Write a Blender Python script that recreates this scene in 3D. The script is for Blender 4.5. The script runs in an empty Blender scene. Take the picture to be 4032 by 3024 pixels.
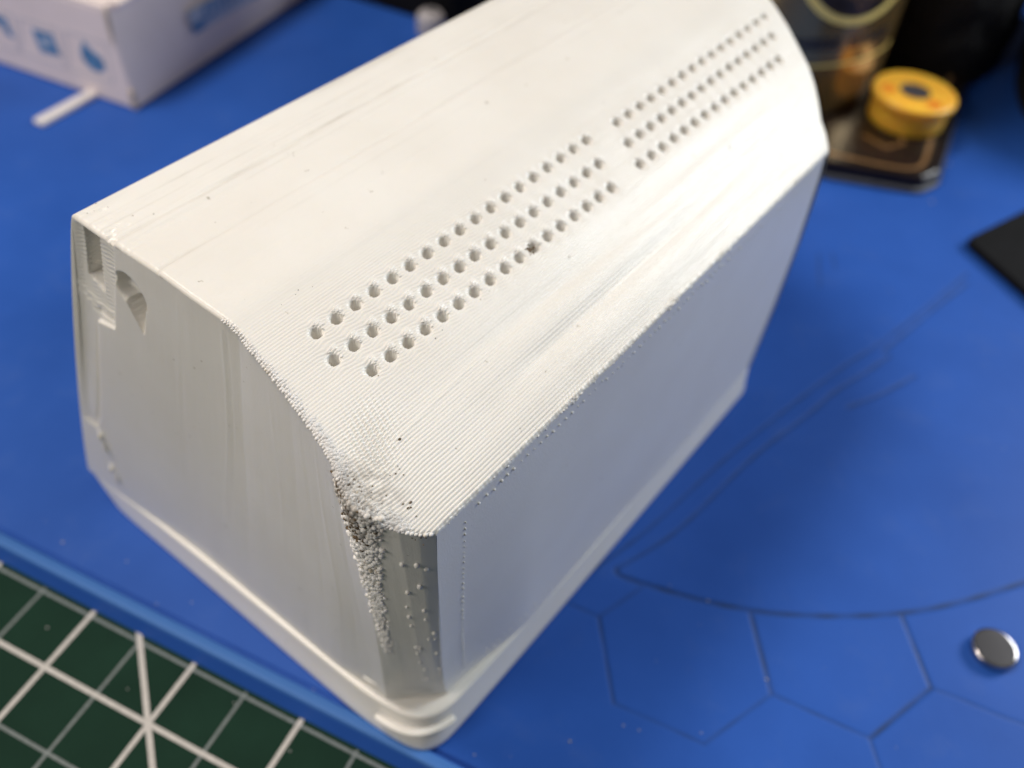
import bpy, bmesh, math, random
import numpy as np
from mathutils import Matrix, Vector, noise
random.seed(7); rng = np.random.default_rng(7)
S = bpy.context.scene
K = 0.001                                    # everything below is written in millimetres

# ------------------------------------------------------------------ camera
cam_d = bpy.data.cameras.new('camera'); cam = bpy.data.objects.new('camera', cam_d)
S.collection.objects.link(cam); S.camera = cam
cam_d.sensor_width = 36; cam_d.lens = 3730.4/4032*36
cam_d.clip_start = 0.005; cam_d.clip_end = 20
RC = np.array([[0.90159037, -0.42849201, -0.05940886],
               [0.35025054, 0.64246226, 0.68159138],
               [-0.25388851, -0.6353242, 0.72931734]]) @ np.diag([1, -1, -1.])
cr = RC[0]; cu = -RC[1]; cb = -RC[2]
M = Matrix(((cr[0], cu[0], cb[0], 123.92472*K), (cr[1], cu[1], cb[1], -56.15858*K),
            (cr[2], cu[2], cb[2], 180.25566*K), (0, 0, 0, 1)))
cam.matrix_world = M
cam_d.dof.use_dof = True
cam_d.dof.focus_distance = 0.126
cam_d.dof.aperture_fstop = 13.5

# ------------------------------------------------------------------ view, room light, lamps
S.view_settings.view_transform = 'Standard'; S.view_settings.look = 'None'
S.view_settings.exposure = 0; S.view_settings.gamma = 1
W = bpy.data.worlds.new('World'); S.world = W; W.use_nodes = True
bg = W.node_tree.nodes['Background']
bg.inputs['Color'].default_value = (0.90, 0.93, 1.0, 1); bg.inputs['Strength'].default_value = 0.08
def area(name, loc, target, size, power, col, size_y=None):
    d = bpy.data.lights.new(name, 'AREA'); d.energy = power; d.color = col
    d.size = size
    if size_y: d.shape = 'RECTANGLE'; d.size_y = size_y
    o = bpy.data.objects.new(name, d); S.collection.objects.link(o)
    o.location = loc
    o.rotation_euler = (Vector(target)-Vector(loc)).to_track_quat('-Z', 'Y').to_euler()
    return o
area('ceiling_lamp', (-0.36, 0.01, 1.00), (0.06, 0.10, 0.05), 0.24, 6.8, (1.0, 0.895, 0.81), 0.26)
area('window_light', (0.56, 0.58, 0.42), (0.1, 0.1, 0.03), 0.26, 4.5, (0.94, 0.985, 1.0), 0.26)
area('added_fill', (-0.22, -0.33, 0.40), (0.02, 0.03, 0.07), 0.26, 1.50, (1.0, 0.92, 0.83), 0.25)  # added fill lamp, unseen, brightens the end wall

# ------------------------------------------------------------------ helpers
def srgb(r, g, b):
    f = lambda c: (c/255)/12.92 if c/255 <= .04045 else ((c/255+.055)/1.055)**2.4
    return (f(r), f(g), f(b), 1)
class NT:
    def __init__(s, name):
        s.m = bpy.data.materials.new(name); s.m.use_nodes = True; s.t = s.m.node_tree
        s.b = s.t.nodes['Principled BSDF']
    def n(s, kind, **kw):
        n = s.t.nodes.new('ShaderNode'+kind)
        for k, v in kw.items():
            if k.startswith('_'): setattr(n, k[1:], v)
            else: n.inputs[k.replace('__', ' ')].default_value = v
        return n
    def l(s, a, b): s.t.links.new(a, b)
    def ramp(s, fac, stops):
        r = s.t.nodes.new('ShaderNodeValToRGB'); cr_ = r.color_ramp
        while len(cr_.elements) < len(stops): cr_.elements.new(.5)
        for e, (p, c) in zip(cr_.elements, stops): e.position = p; e.color = c
        s.l(fac, r.inputs[0]); return r.outputs[0]
    def mapping(s, scale, src='Object'):
        tc = s.n('TexCoord'); mp = s.n('Mapping'); mp.inputs['Scale'].default_value = scale
        s.l(tc.outputs[src], mp.inputs[0]); return mp.outputs[0]
    def noise(s, vec, scale, detail=4, rough=.55):
        n = s.n('TexNoise', Scale=scale, Detail=detail, Roughness=rough); s.l(vec, n.inputs['Vector']); return n.outputs['Fac']
    def bump(s, h, dist, strength=1, prev=None):
        b = s.n('Bump', Strength=strength, Distance=dist); s.l(h, b.inputs['Height'])
        if prev is not None: s.l(prev, b.inputs['Normal'])
        return b.outputs['Normal']
    def set(s, **kw):
        for k, v in kw.items(): s.b.inputs[k.replace('__', ' ')].default_value = v
        return s
def simple(name, col, rough=.5, metal=0, bump=None, var=0.12, vscale=300, coat=0, spec=.5):
    t = NT(name).set(Roughness=rough, Metallic=metal, Coat__Weight=coat)
    t.b.inputs['Specular IOR Level'].default_value = spec
    v = t.mapping((1, 1, 1)); f = t.noise(v, vscale, 5)
    a = tuple(c*(1-var) for c in col[:3])+(1,); b = tuple(min(1, c*(1+var)) for c in col[:3])+(1,)
    t.l(t.ramp(f, [(.3, a), (.7, b)]), t.b.inputs['Base Color'])
    if bump:
        f2 = t.noise(v, bump[0], 4); t.l(t.bump(f2, bump[1]), t.b.inputs['Normal'])
    return t.m

def mesh_obj(name, co, faces, mat, parent=None, smooth=True, kind=None, uv=None):
    me = bpy.data.meshes.new(name)
    co = np.asarray(co, dtype=np.float64)*K
    if isinstance(faces, np.ndarray):
        n = len(faces); w = faces.shape[1]
        me.vertices.add(len(co)); me.vertices.foreach_set('co', co.astype(np.float32).ravel())
        me.loops.add(n*w); me.loops.foreach_set('vertex_index', faces.astype(np.int32).ravel())
        me.polygons.add(n); me.polygons.foreach_set('loop_start', np.arange(0, n*w, w, dtype=np.int32))
        me.update(calc_edges=True); me.validate()
    else:
        me.from_pydata([tuple(c) for c in co], [], faces); me.update()
    if smooth: me.polygons.foreach_set('use_smooth', [True]*len(me.polygons))
    if uv is not None:
        l = me.uv_layers.new(name='UVMap'); vi = np.empty(len(me.loops), np.int32); me.loops.foreach_get('vertex_index', vi)
        l.data.foreach_set('uv', np.asarray(uv, np.float32)[vi].ravel())
    if mat: me.materials.append(mat)
    o = bpy.data.objects.new(name, me); S.collection.objects.link(o)
    if parent: o.parent = parent
    if kind: o['kind'] = kind
    return o
def empty(name, loc=(0, 0, 0), rz=0):
    o = bpy.data.objects.new(name, None); S.collection.objects.link(o)
    o.location = Vector(loc)*K; o.rotation_euler = (0, 0, rz); o.empty_display_size = .01
    return o
def tag(o, label=None, cat=None, group=None, kind=None):
    if label: o['label'] = label
    if cat: o['category'] = cat
    if group: o['group'] = group
    if kind: o['kind'] = kind
    return o
def gridfaces(nu, nv, flip=False):
    i = np.arange(nu-1)[:, None]*nv+np.arange(nv-1)[None, :]
    f = np.stack([i, i+1, i+nv+1, i+nv], -1).reshape(-1, 4)
    return f[:, ::-1] if flip else f
def sm(x, a, b):
    t = np.clip((x-a)/(b-a), 0, 1); return t*t*(3-2*t)
def from_bm(name, bm, mat, parent=None, smooth=False, kind=None):
    me = bpy.data.meshes.new(name); bmesh.ops.recalc_face_normals(bm, faces=bm.faces)
    for v in bm.verts: v.co *= K
    bm.to_mesh(me); bm.free()
    if smooth: me.polygons.foreach_set('use_smooth', [True]*len(me.polygons))
    me.materials.append(mat)
    o = bpy.data.objects.new(name, me); S.collection.objects.link(o)
    if parent: o.parent = parent
    if kind: o['kind'] = kind
    return o
def roundpoly(pts, r, n=6):
    out = []; N = len(pts)
    for i in range(N):
        p = Vector(pts[i]); a = (Vector(pts[i-1])-p); b = (Vector(pts[(i+1) % N])-p)
        ri = r[i] if isinstance(r, (list, tuple)) else r
        if ri <= 0: out.append(tuple(p)); continue
        a.normalize(); b.normalize(); ang = a.angle(b); d = ri/math.tan(ang/2)
        c = p+(a+b).normalized()*(ri/math.sin(ang/2)); s = p+a*d-c; e = p+b*d-c
        for k in range(n+1):
            t = k/n; v = s.slerp(e, t) if False else None
            a0 = math.atan2(s.y, s.x); a1 = math.atan2(e.y, e.x); da = (a1-a0+math.pi) % (2*math.pi)-math.pi
            out.append((c.x+ri*math.cos(a0+da*t), c.y+ri*math.sin(a0+da*t)))
    return out
def prism(pts, z0, z1, bev=.5, seg=3):
    bm = bmesh.new()
    vs = [bm.verts.new((x, y, z0)) for x, y in pts]; f = bm.faces.new(vs)
    r = bmesh.ops.extrude_face_region(bm, geom=[f]); up = [v for v in r['geom'] if isinstance(v, bmesh.types.BMVert)]
    for v in up: v.co.z = z1
    bmesh.ops.recalc_face_normals(bm, faces=bm.faces)
    if bev > 0:
        ed = [e for e in bm.edges if e.is_manifold and e.calc_face_angle(0) > math.radians(50)]
        bmesh.ops.bevel(bm, geom=ed, offset=bev, segments=seg, affect='EDGES', profile=.5, clamp_overlap=True)
    return bm
def lathe(profile, seg=64, cx=0, cy=0):
    q = [profile[0]]
    for (r0, z0), (r1, z1) in zip(profile[:-1], profile[1:]):
        if math.hypot(r1-r0, z1-z0) > .8:
            for t in (.03, .5, .97): q.append((r0+(r1-r0)*t, z0+(z1-z0)*t))
        q.append((r1, z1))
    profile = q; co = []
    for r, z in profile:
        for k in range(seg):
            a = 2*math.pi*k/seg; co.append((cx+r*math.cos(a), cy+r*math.sin(a), z))
    fs = []
    for i in range(len(profile)-1):
        for k in range(seg):
            k2 = (k+1) % seg; fs.append((i*seg+k, i*seg+k2, (i+1)*seg+k2, (i+1)*seg+k))
    return co, fs
def beads(name, pts, rad, mat, parent, squash=None, sub=2):
    bm = bmesh.new(); bmesh.ops.create_icosphere(bm, subdivisions=sub, radius=1)
    bv = np.array([v.co[:] for v in bm.verts]); bf = np.array([[v.index for v in f.verts] for f in bm.faces]); bm.free()
    pts = np.asarray(pts); rad = np.asarray(rad)
    if rad.ndim == 1: rad = np.repeat(rad[:, None], 3, 1)
    co = (bv[None]*rad[:, None, :]+pts[:, None, :]).reshape(-1, 3)
    fa = (bf[None]+(np.arange(len(pts))*len(bv))[:, None, None]).reshape(-1, 3)
    return mesh_obj(name, co, fa, mat, parent, kind='stuff')

# ------------------------------------------------------------------ materials
def plastic(name, layer=False, streak=None):
    t = NT(name).set(Roughness=.29)
    t.b.inputs['Subsurface Weight'].default_value = .22
    t.b.inputs['Subsurface Scale'].default_value = .0008
    t.b.inputs['Subsurface Radius'].default_value = (1, .85, .6)
    v = t.mapping((1, 1, 1)); big = t.noise(v, 45, 4)
    c1 = t.ramp(big, [(.3, (.80, .775, .72, 1)), (.7, (.85, .835, .79, 1))])
    sp = t.noise(v, 620, 2); spm = t.ramp(sp, [(.735, (0, 0, 0, 1)), (.775, (.6, .6, .6, 1))])
    mx = t.n('Mix', _data_type='RGBA'); t.l(spm, mx.inputs[0]); t.l(c1, mx.inputs[6]); mx.inputs[7].default_value = (.30, .26, .19, 1)
    t.l(mx.outputs[2], t.b.inputs['Base Color'])
    st_ = t.n('VectorMath', _operation='DISTANCE'); tc_ = t.n('TexCoord'); t.l(tc_.outputs['Object'], st_.inputs[0]); st_.inputs[1].default_value = (.0778, .0195, .0795)
    sr = t.ramp(st_.outputs['Value'], [(.0010, (.95, .95, .95, 1)), (.0064, (0, 0, 0, 1))]); sn = t.ramp(t.noise(v, 700, 5, .7), [(.42, (0, 0, 0, 1)), (.62, (1, 1, 1, 1))])
    ml = t.n('Math', _operation='MULTIPLY'); t.l(sr, ml.inputs[0]); t.l(sn, ml.inputs[1])
    m3 = t.n('Mix', _data_type='RGBA'); t.l(ml.outputs[0], m3.inputs[0]); t.l(mx.outputs[2], m3.inputs[6]); m3.inputs[7].default_value = (.11, .078, .04, 1)
    ga = t.n('Attribute', _attribute_name='line_shade_smear'); gn = t.ramp(t.noise(t.mapping((1, .12, 1)), 900, 5, .7), [(.35, (0, 0, 0, 1)), (.65, (1, 1, 1, 1))])  # groove shade painted into the base colour, plus the back-edge smear
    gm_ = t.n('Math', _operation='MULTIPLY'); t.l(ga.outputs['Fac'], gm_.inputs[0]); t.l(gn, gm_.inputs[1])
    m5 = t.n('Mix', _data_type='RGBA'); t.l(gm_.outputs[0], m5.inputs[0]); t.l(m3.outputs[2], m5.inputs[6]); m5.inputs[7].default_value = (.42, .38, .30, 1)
    t.l(m5.outputs[2], t.b.inputs['Base Color'])
    n = None
    if streak == 'top':                    # ridges that run along the length
        vv = t.mapping((1, .012, .3)); s1 = t.noise(vv, 900, 6, .7); n = t.bump(s1, .00022, .38)
        s2 = t.noise(t.mapping((1, .03, .2)), 120, 3); n = t.bump(s2, .0010, .25, n)
    if streak == 'wall':                   # ridges that fan down the end wall
        vv = t.mapping((1, .03, 1), 'UV'); s1 = t.noise(vv, 40, 6, .72); n = t.bump(s1, .00035, .2)
        s2 = t.noise(t.mapping((1, .05, 1), 'UV'), 9, 3); n = t.bump(s2, .0016, .16, n)
    g = t.noise(v, 2600, 3); n = t.bump(g, .00006, .6, n)
    t.l(n, t.b.inputs['Normal'])
    return t.m
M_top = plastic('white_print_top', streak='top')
M_wall = plastic('white_print_end', streak='wall')
M_body = plastic('white_print_plain')
def bead_mat():
    t = NT('white_print_beads').set(Roughness=.3)
    v = t.mapping((1, 1, 1)); f = t.noise(v, 420, 4)
    c = t.ramp(f, [(.28, (.62, .54, .42, 1)), (.38, (.83, .80, .75, 1)), (.6, (.87, .855, .82, 1))])
    t.b.inputs['Subsurface Weight'].default_value = .25; t.b.inputs['Subsurface Scale'].default_value = .0008; t.b.inputs['Subsurface Radius'].default_value = (1, .85, .6)
    st_ = t.n('VectorMath', _operation='DISTANCE'); tc_ = t.n('TexCoord'); t.l(tc_.outputs['Object'], st_.inputs[0]); st_.inputs[1].default_value = (.0780, .0192, .0800)
    sr = t.ramp(st_.outputs['Value'], [(.0012, (1, 1, 1, 1)), (.0066, (0, 0, 0, 1))]); sn = t.ramp(t.noise(v, 520, 4, .7), [(.40, (0, 0, 0, 1)), (.54, (1, 1, 1, 1))])
    ml = t.n('Math', _operation='MULTIPLY'); t.l(sr, ml.inputs[0]); t.l(sn, ml.inputs[1])
    m3 = t.n('Mix', _data_type='RGBA'); t.l(ml.outputs[0], m3.inputs[0]); t.l(c, m3.inputs[6]); m3.inputs[7].default_value = (.085, .058, .028, 1)
    t.l(m3.outputs[2], t.b.inputs['Base Color'])
    return t.m
M_bead = bead_mat()
M_res = simple('burnt_residue', (.12, .08, .04), .55, var=.6, vscale=900)
def blue_mat():
    t = NT('blue_silicone').set(Roughness=.46); t.b.inputs['Specular IOR Level'].default_value = .14
    v = t.mapping((1, 1, 1)); f = t.noise(v, 22, 6, .6)
    c = t.ramp(f, [(.3, (.018, .080, .36, 1)), (.7, (.026, .103, .44, 1))])
    wear = t.noise(t.mapping((1, 1, 1)), 90, 6, .7); w = t.ramp(wear, [(.55, (0, 0, 0, 1)), (.8, (.10, .10, .10, 1))])
    mx = t.n('Mix', _data_type='RGBA'); t.l(w, mx.inputs[0]); t.l(c, mx.inputs[6]); mx.inputs[7].default_value = (.16, .22, .36, 1)
    at = t.n('Attribute', _attribute_name='groove_dark'); m2 = t.n('Mix', _data_type='RGBA')
    t.l(at.outputs['Fac'], m2.inputs[0]); t.l(mx.outputs[2], m2.inputs[6]); m2.inputs[7].default_value = (.022, .045, .12, 1)  # grooves mixed to a darker blue, unevenly
    a2 = t.n('Attribute', _attribute_name='rim_tint'); m4 = t.n('Mix', _data_type='RGBA'); t.l(a2.outputs['Fac'], m4.inputs[0]); t.l(m2.outputs[2], m4.inputs[6]); m4.inputs[7].default_value = (.055, .165, .46, 1)  # rim strip mixed to a lighter blue
    t.l(m4.outputs[2], t.b.inputs['Base Color'])
    g = t.noise(v, 1800, 3); n = t.bump(g, .00005, .5); t.l(n, t.b.inputs['Normal'])
    return t.m
M_blue = blue_mat()
M_green = simple('green_cutting_mat', (.010, .034, .022), .75, bump=(1500, .00004), var=.15, vscale=60, spec=.08)
M_print = simple('cream_print', (.56, .545, .52), .7, var=.12, vscale=900, spec=.1)
M_printdim = simple('dim_cream_print', (.20, .23, .23), .7, var=.2, vscale=900, spec=.1)
M_card = simple('white_card', (.82, .72, .70), .55, bump=(400, .00005), var=.04, vscale=60)
M_cardedge = simple('worn_card_edge', (.50, .42, .33), .7, var=.2, vscale=300)
M_ink = simple('blue_ink', (.085, .22, .42), .6, var=.3, vscale=400)
M_inkpale = simple('pale_blue_ink', (.46, .52, .62), .6, var=.08, vscale=500)
M_frameink = simple('faint_grey_ink', (.60, .57, .60), .6, var=.05, vscale=500)
M_black = simple('black_plastic', (.005, .005, .006), .75, var=.3, vscale=200, spec=.12)
M_blackedge = simple('grey_black_plastic_edge', (.085, .09, .10), .5, var=.2)
M_cloth = simple('black_fabric', (.010, .009, .009), .8, bump=(700, .0006), var=.5, vscale=900, spec=.25)
M_gloss = simple('black_lacquer', (.014, .009, .008), .26, var=.2, vscale=80, spec=.3)
M_gold = simple('gold_print', (1.0, .74, .24), .45, metal=.0, var=.15, vscale=500)
M_golddim = simple('dull_gold_print', (.24, .13, .05), .4, metal=.3, var=.2, vscale=500)
M_can = simple('smoky_bronze_metal', (.38, .25, .10), .22, metal=.75, var=.12, vscale=30)
M_candark = simple('dark_brown_label', (.04, .028, .018), .3, metal=.2, var=.4, vscale=260)
M_cantext = simple('dark_label_marks', (.025, .022, .024), .4, var=.3)
M_yellow = simple('yellow_plastic', (1.0, .50, .05), .38, var=.10, vscale=120)
for _n in M_yellow.node_tree.nodes:
    if _n.type == 'BSDF_PRINCIPLED': _n.inputs['Subsurface Weight'].default_value = .6; _n.inputs['Subsurface Scale'].default_value = .003; _n.inputs['Subsurface Radius'].default_value = (1, .6, .2)
M_orange = simple('orange_plastic', (.85, .22, .015), .42, var=.25, vscale=110)
M_boreshade = simple('bore_shade', (.035, .028, .034), .7)
M_steel = simple('nickel_plating', (.50, .47, .47), .13, metal=1, var=.05, vscale=200)
M_white = simple('white_plastic', (.72, .69, .68), .45, var=.04)
M_dust = simple('dust_fleck', (.45, .45, .45), .8, var=.3)
M_wood = simple('dark_desk', (.05, .035, .025), .5, var=.3, vscale=20)
M_cover = simple('scuffed_white_print', (.70, .67, .61), .45, var=.1, vscale=400)

# ------------------------------------------------------------------ setting: desk, green mat, blue mat
bm = prism([(-900, -500), (900, -500), (900, 1100), (-900, 1100)], -25, -3.2, 1)
tag(from_bm('desk_top', bm, M_wood), kind='structure')

gm = empty('cutting_mat')
tag(gm, 'dark green cutting mat with cream grid lines, lying under the blue mat', 'cutting mat')
from_bm('mat_sheet', prism(roundpoly([(-330, -230), (230, -230), (230, 60), (-330, 60)], 6), -3, 0, .4), M_green, gm)
def strip(bm, a, b, w, z=.04, h=.03):
    a = Vector((a[0], a[1], 0)); b = Vector((b[0], b[1], 0)); d = (b-a).normalized(); n = Vector((-d.y, d.x, 0))*w/2
    vs = [bm.verts.new((p.x, p.y, z)) for p in (a-n, b-n, b+n, a+n)]; bm.faces.new(vs)
U = 12.7
bm = bmesh.new(); bm2 = bmesh.new()
for i in range(-15, 18):
    strip(bm if i % 2 else bm2, (i*U, 1.2 if i % 2 else .8), (i*U, -150), 1.02 if i % 2 else .62, .04 if i % 2 else .03)
for j in range(0, 12):
    strip(bm if j % 2 else bm2, (-190, -j*U), (210, -j*U), 1.02 if j % 2 else .66, .05 if j % 2 else .036)
for c in (2, ):
    strip(bm, (c*U-1.9, 1.9), ((c+9)*U, -9*U), 1.15, .06)
from_bm('thick_grid_lines', bm, M_print, gm); from_bm('thin_grid_lines', bm2, M_printdim, gm)

# blue silicone mat: one sheet, its grooves cut as real relief
def seg_dist(x, y, pl):
    d = np.full(x.shape, 1e9)
    for (x0, y0), (x1, y1) in zip(pl[:-1], pl[1:]):
        vx, vy = x1-x0, y1-y0; L2 = vx*vx+vy*vy
        t = np.clip(((x-x0)*vx+(y-y0)*vy)/L2, 0, 1)
        d = np.minimum(d, np.hypot(x-x0-t*vx, y-y0-t*vy))
    return d
def smoothpl(p, n=10):
    p = np.array(p, float); out = []
    for i in range(len(p)-1):
        p0 = p[max(i-1, 0)]; p1 = p[i]; p2 = p[i+1]; p3 = p[min(i+2, len(p)-1)]
        for k in range(n):
            t = k/n; out.append(.5*((2*p1)+(-p0+p2)*t+(2*p0-5*p1+4*p2-p3)*t*t+(-p0+3*p1-3*p2+p3)*t**3))
    out.append(p[-1]); return [tuple(q) for q in out]
xs = np.unique(np.concatenate([np.arange(-420, 95, 12.), np.arange(95, 200, .33), np.arange(200, 420, 12.)]))
ys = np.unique(np.concatenate([np.array([1.35, 1.5, 2.0, 2.5, 2.75, 2.87, 2.95, 3.05, 3.2, 3.6, 4.4, 5.2]), np.arange(5.3, 6.9, .12), np.arange(7, 26, 1.), np.arange(26, 212, .36), np.arange(212, 520, 12.)]))
Xg, Yg = np.meshgrid(xs, ys, indexing='ij')
R1 = 18.35; hc = (125.7, 46.0)
grooves = []
def hexa(cx, cy, r=18.35): return [(cx+r*math.cos(math.pi/3*k), cy+r*math.sin(math.pi/3*k)) for k in range(7)]
arc = smoothpl([(106.2, 58.6), (107.9, 57.4), (117.2, 58.5), (126.2, 60.0), (134.8, 62.2), (141.6, 64.6), (153.0, 69.9), (165.2, 77.1), (175.6, 85.3), (188.3, 97.5), (196, 106)])
side = [(106.2, 58.6), (112.4, 69.2), (116.9, 79.9), (124.6, 103.6), (133.6, 124.3), (137.9, 135.3), (143.9, 146.6), (148.5, 156)]
side2 = [(99.5, 50.5), (102.7, 58.0), (109.2, 72.6), (120.2, 104.1), (136.1, 141.8), (145.0, 159.6), (155.5, 184.2), (163.4, 203.9)]
side3 = [(146.5, 157.0), (152.1, 170.6), (156.0, 180.7), (159.9, 189.9), (164, 199)]
g = [(arc, 1.0, 1), (smoothpl(side, 4), .75, .8), (smoothpl(side2, 4), .75, .7), (smoothpl(side3, 4), .8, .8),
     ([(142.1, 131.4), (148.6, 139.6), (156.1, 151.6)], .8, .8), ([(121.0, 190.3), (123, 182), (124.8, 174.8)], .7, .7), ([(124.8, 192.5), (127.1, 185.5)], .7, .7),
     ([(107.1, 46), (112.9, 57.1)], .7, .5), ([(135.2, 62.4), (144.3, 46.0)], .85, 1), ([(144.3, 46.0), (135.1, 30.1)], .6, .6), ([(135.1, 30.1), (116.7, 29.9)], .6, .5),
     ([(116.7, 29.9), (107.1, 46.0)], .6, .9), ([(107.1, 46.0), (88, 46.0)], .6, .5), ([(164.8, 76.6), (173.2, 62.2)], .8, 1), ([(173.2, 62.2), (163.9, 45.9)], .85, 1),
     ([(163.9, 45.9), (145.0, 46.1)], .7, .6), ([(163.9, 45.9), (173.2, 30)], .7, .6), ([(173.2, 62.3), (192, 62.8)], .6, .5), ([(192, 62.8), (200, 76)], .6, .5)]
zz = np.full(Xg.shape, 4.0); gdark = np.zeros(Xg.shape)
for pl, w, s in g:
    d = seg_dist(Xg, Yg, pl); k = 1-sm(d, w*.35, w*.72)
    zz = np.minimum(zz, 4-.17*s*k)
    rr = .55+.45*np.sin(Xg*.7+Yg*.23)*np.sin(Yg*.41-Xg*.3); gdark = np.maximum(gdark, k*s*(.40+.5*np.clip(rr, 0, 1)))
zz = np.where((Yg > 5.25) & (Yg < 6.9), np.minimum(zz, 4-.7*(1-sm(np.abs(Yg-6.1), .25, .5))), zz)
zz += .35*(1-sm(Yg, 4.9, 5.5))*(1-0)
zz -= 4.3*np.clip((3.0-Yg)/1.65, 0, 1)**.9
zz -= .12*(1-sm(np.abs(Yg-2.95), 0, .25))
bmat = empty('silicone_mat')
tag(bmat, 'blue silicone work mat with moulded hexagon and arc grooves, under the white case', 'work mat')
co = np.stack([Xg, Yg, zz], -1).reshape(-1, 3)
o = mesh_obj('mat_surface', co, gridfaces(len(xs), len(ys), True), M_blue, bmat)
at = o.data.attributes.new('rim_tint', 'FLOAT', 'POINT'); at.data.foreach_set('value', ((Yg > 2.8) & (Yg < 5.4)).ravel().astype(np.float32))
at = o.data.attributes.new('groove_dark', 'FLOAT', 'POINT'); at.data.foreach_set('value', gdark.ravel().astype(np.float32))
mesh_obj('mat_edge', [(-420, 1.35, 0.02), (420, 1.35, 0.02), (420, 1.35, zz[0, 0]+.01), (-420, 1.35, zz[0, 0]+.01), (-420, 520, 0.02), (420, 520, .02), (420, 520, 4), (-420, 520, 4)],
         [(0, 1, 2, 3), (5, 4, 7, 6), (4, 0, 3, 7), (1, 5, 6, 2), (1, 0, 4, 5)], M_blue, bmat, smooth=False)

# ------------------------------------------------------------------ the white 3D-printed case
FD = Vector((.976245, -.216671)); LDv = Vector((.216671, .976245))
case = empty('printed_case', (0, 0, 0), math.atan2(-.216671, .976245))
tag(case, 'white 3D-printed wedge-shaped case with rows of vent holes, standing on the blue mat', 'plastic case')
zkf = [-20, 18, 26, 39, 51, 60, 70, 80, 88, 100]; zkz = [93.5, 93.5, 93.3, 93.45, 92.5, 89.9, 86.4, 82.3, 78.4, 72]
def ztop(f):
    w = np.zeros_like(f, dtype=float); acc = np.zeros_like(w)
    for dx in (-1.2, -.6, 0, .6, 1.2): acc += np.interp(np.asarray(f)+dx, zkf, zkz)
    return acc/5
LLf = [17, 44, 53.3, 55.6, 57.8, 61, 64.1, 66.8, 69.1, 71.6, 73.6, 76, 78, 79.6, 81.2, 84.8, 86.8, 88.1]
LLl = [23.75, 23.9, 24.2, 23.8, 23.5, 23.0, 22.6, 22.1, 21.7, 21.1, 20.5, 19.3, 18.4, 18.1, 18.5, 20.5, 22.3, 24.2]
LRf = [17, 30, 45, 58.5, 64.5, 70.3, 73.6, 77.1, 80.2, 83.0, 85.4, 87.5, 88.1]
LRl = [179, 177, 174, 168.8, 165.4, 161.2, 159, 155.6, 151.8, 148.1, 146.0, 143.3, 142]
def Lleft(f): return np.interp(f, LLf, LLl)
def Lright(f): return np.interp(f, LRf, LRl)
F0, F1 = 18.4, 88.0
# vent holes: (first f, l, last f, l, count)
rows = [(59.6, 32.0, 59.6, 96.1, 18), (63.9, 31.0, 64.2, 93.7, 18), (68.0, 33.8, 68.6, 91.3, 17),
        (60.2, 105., 60.2, 162., 16), (64.3, 102.9, 64.4, 158., 16), (68.4, 100.7, 69., 153., 15)]
holes = []
for a, b, c, d, n in rows:
    for k in range(n): holes.append((a+(c-a)*k/(n-1), b+(d-b)*k/(n-1)+rng.normal(0, .04)))
holes = np.array(holes)
fs = np.unique(np.concatenate([F0+np.array([0, .03, .08, .15, .25, .38, .55, .75, 1.0]), np.arange(F0+1.3, 46, .28), np.arange(46, 86.9, .072), np.arange(86.9, 87.99, .04), [F1]]))
tn = np.concatenate([np.array([0, .02, .06, .12, .2, .3, .42, .56, .75, 1.0]), np.arange(1.25, 76, .21), np.arange(76, 149, .3), 150-np.array([1.0, .75, .55, .4, .28, .18, .1, .04, 0])])/150
Fg, Tg = np.meshgrid(fs, tn, indexing='ij')
La = Lleft(Fg); Lb = Lright(Fg); Lg = La+(Lb-La)*Tg
Zg = ztop(Fg)
# print layers: scallops along f, bent around the holes
hd = np.full(Fg.shape, 9.); hdf = np.zeros(Fg.shape); hdl = np.zeros(Fg.shape)
for hf, hl in holes:
    i0, i1 = np.searchsorted(fs, [hf-3, hf+3]); sub = (slice(i0, i1), slice(None))
    df = Fg[sub]-hf; dl = Lg[sub]-hl; d = np.hypot(df, dl*.98); m = d < hd[sub]
    hd[sub] = np.where(m, d, hd[sub]); hdf[sub] = np.where(m, df, hdf[sub]); hdl[sub] = np.where(m, dl, hdl[sub])
ph = Fg/.45
bend = np.exp(-((hd-1.2)/.9)**2)
ph = ph+.75*bend*np.sign(hdf+.01)*np.clip(1-np.abs(hdl)/2, 0, 1)*np.clip(np.abs(hdf), 0, 1)
# wandering of the layers, stronger near the damaged corner
cor = np.exp(-(((Fg-79)/8)**2+((Lg-20)/9)**2))
ph = ph+.5*np.sin(Lg*.06+Fg*.1)*.3+cor*1.5*np.sin(Lg*.55+Fg*.2)*.35
amp = .006+.033*sm(Fg, 51, 57)+.014*sm(Fg, 70, 84)+.05*np.exp(-((Fg-85)/6)**2)*np.exp(-((Lg-24)/9)**2)
lay = np.abs(np.sin(math.pi*ph))
Zg = Zg+amp*(lay-.6)*2
# diamond / pebble pattern next to the corner
peb = np.abs(np.sin(math.pi*ph))*np.abs(np.sin(math.pi*(Lg/.95+Fg*.35)))
Zg += .34*(peb-.4)*np.exp(-(((Fg-75.0)/4.6)**2+((Lg-26+.45*(Fg-75))/4.5)**2))
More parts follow.
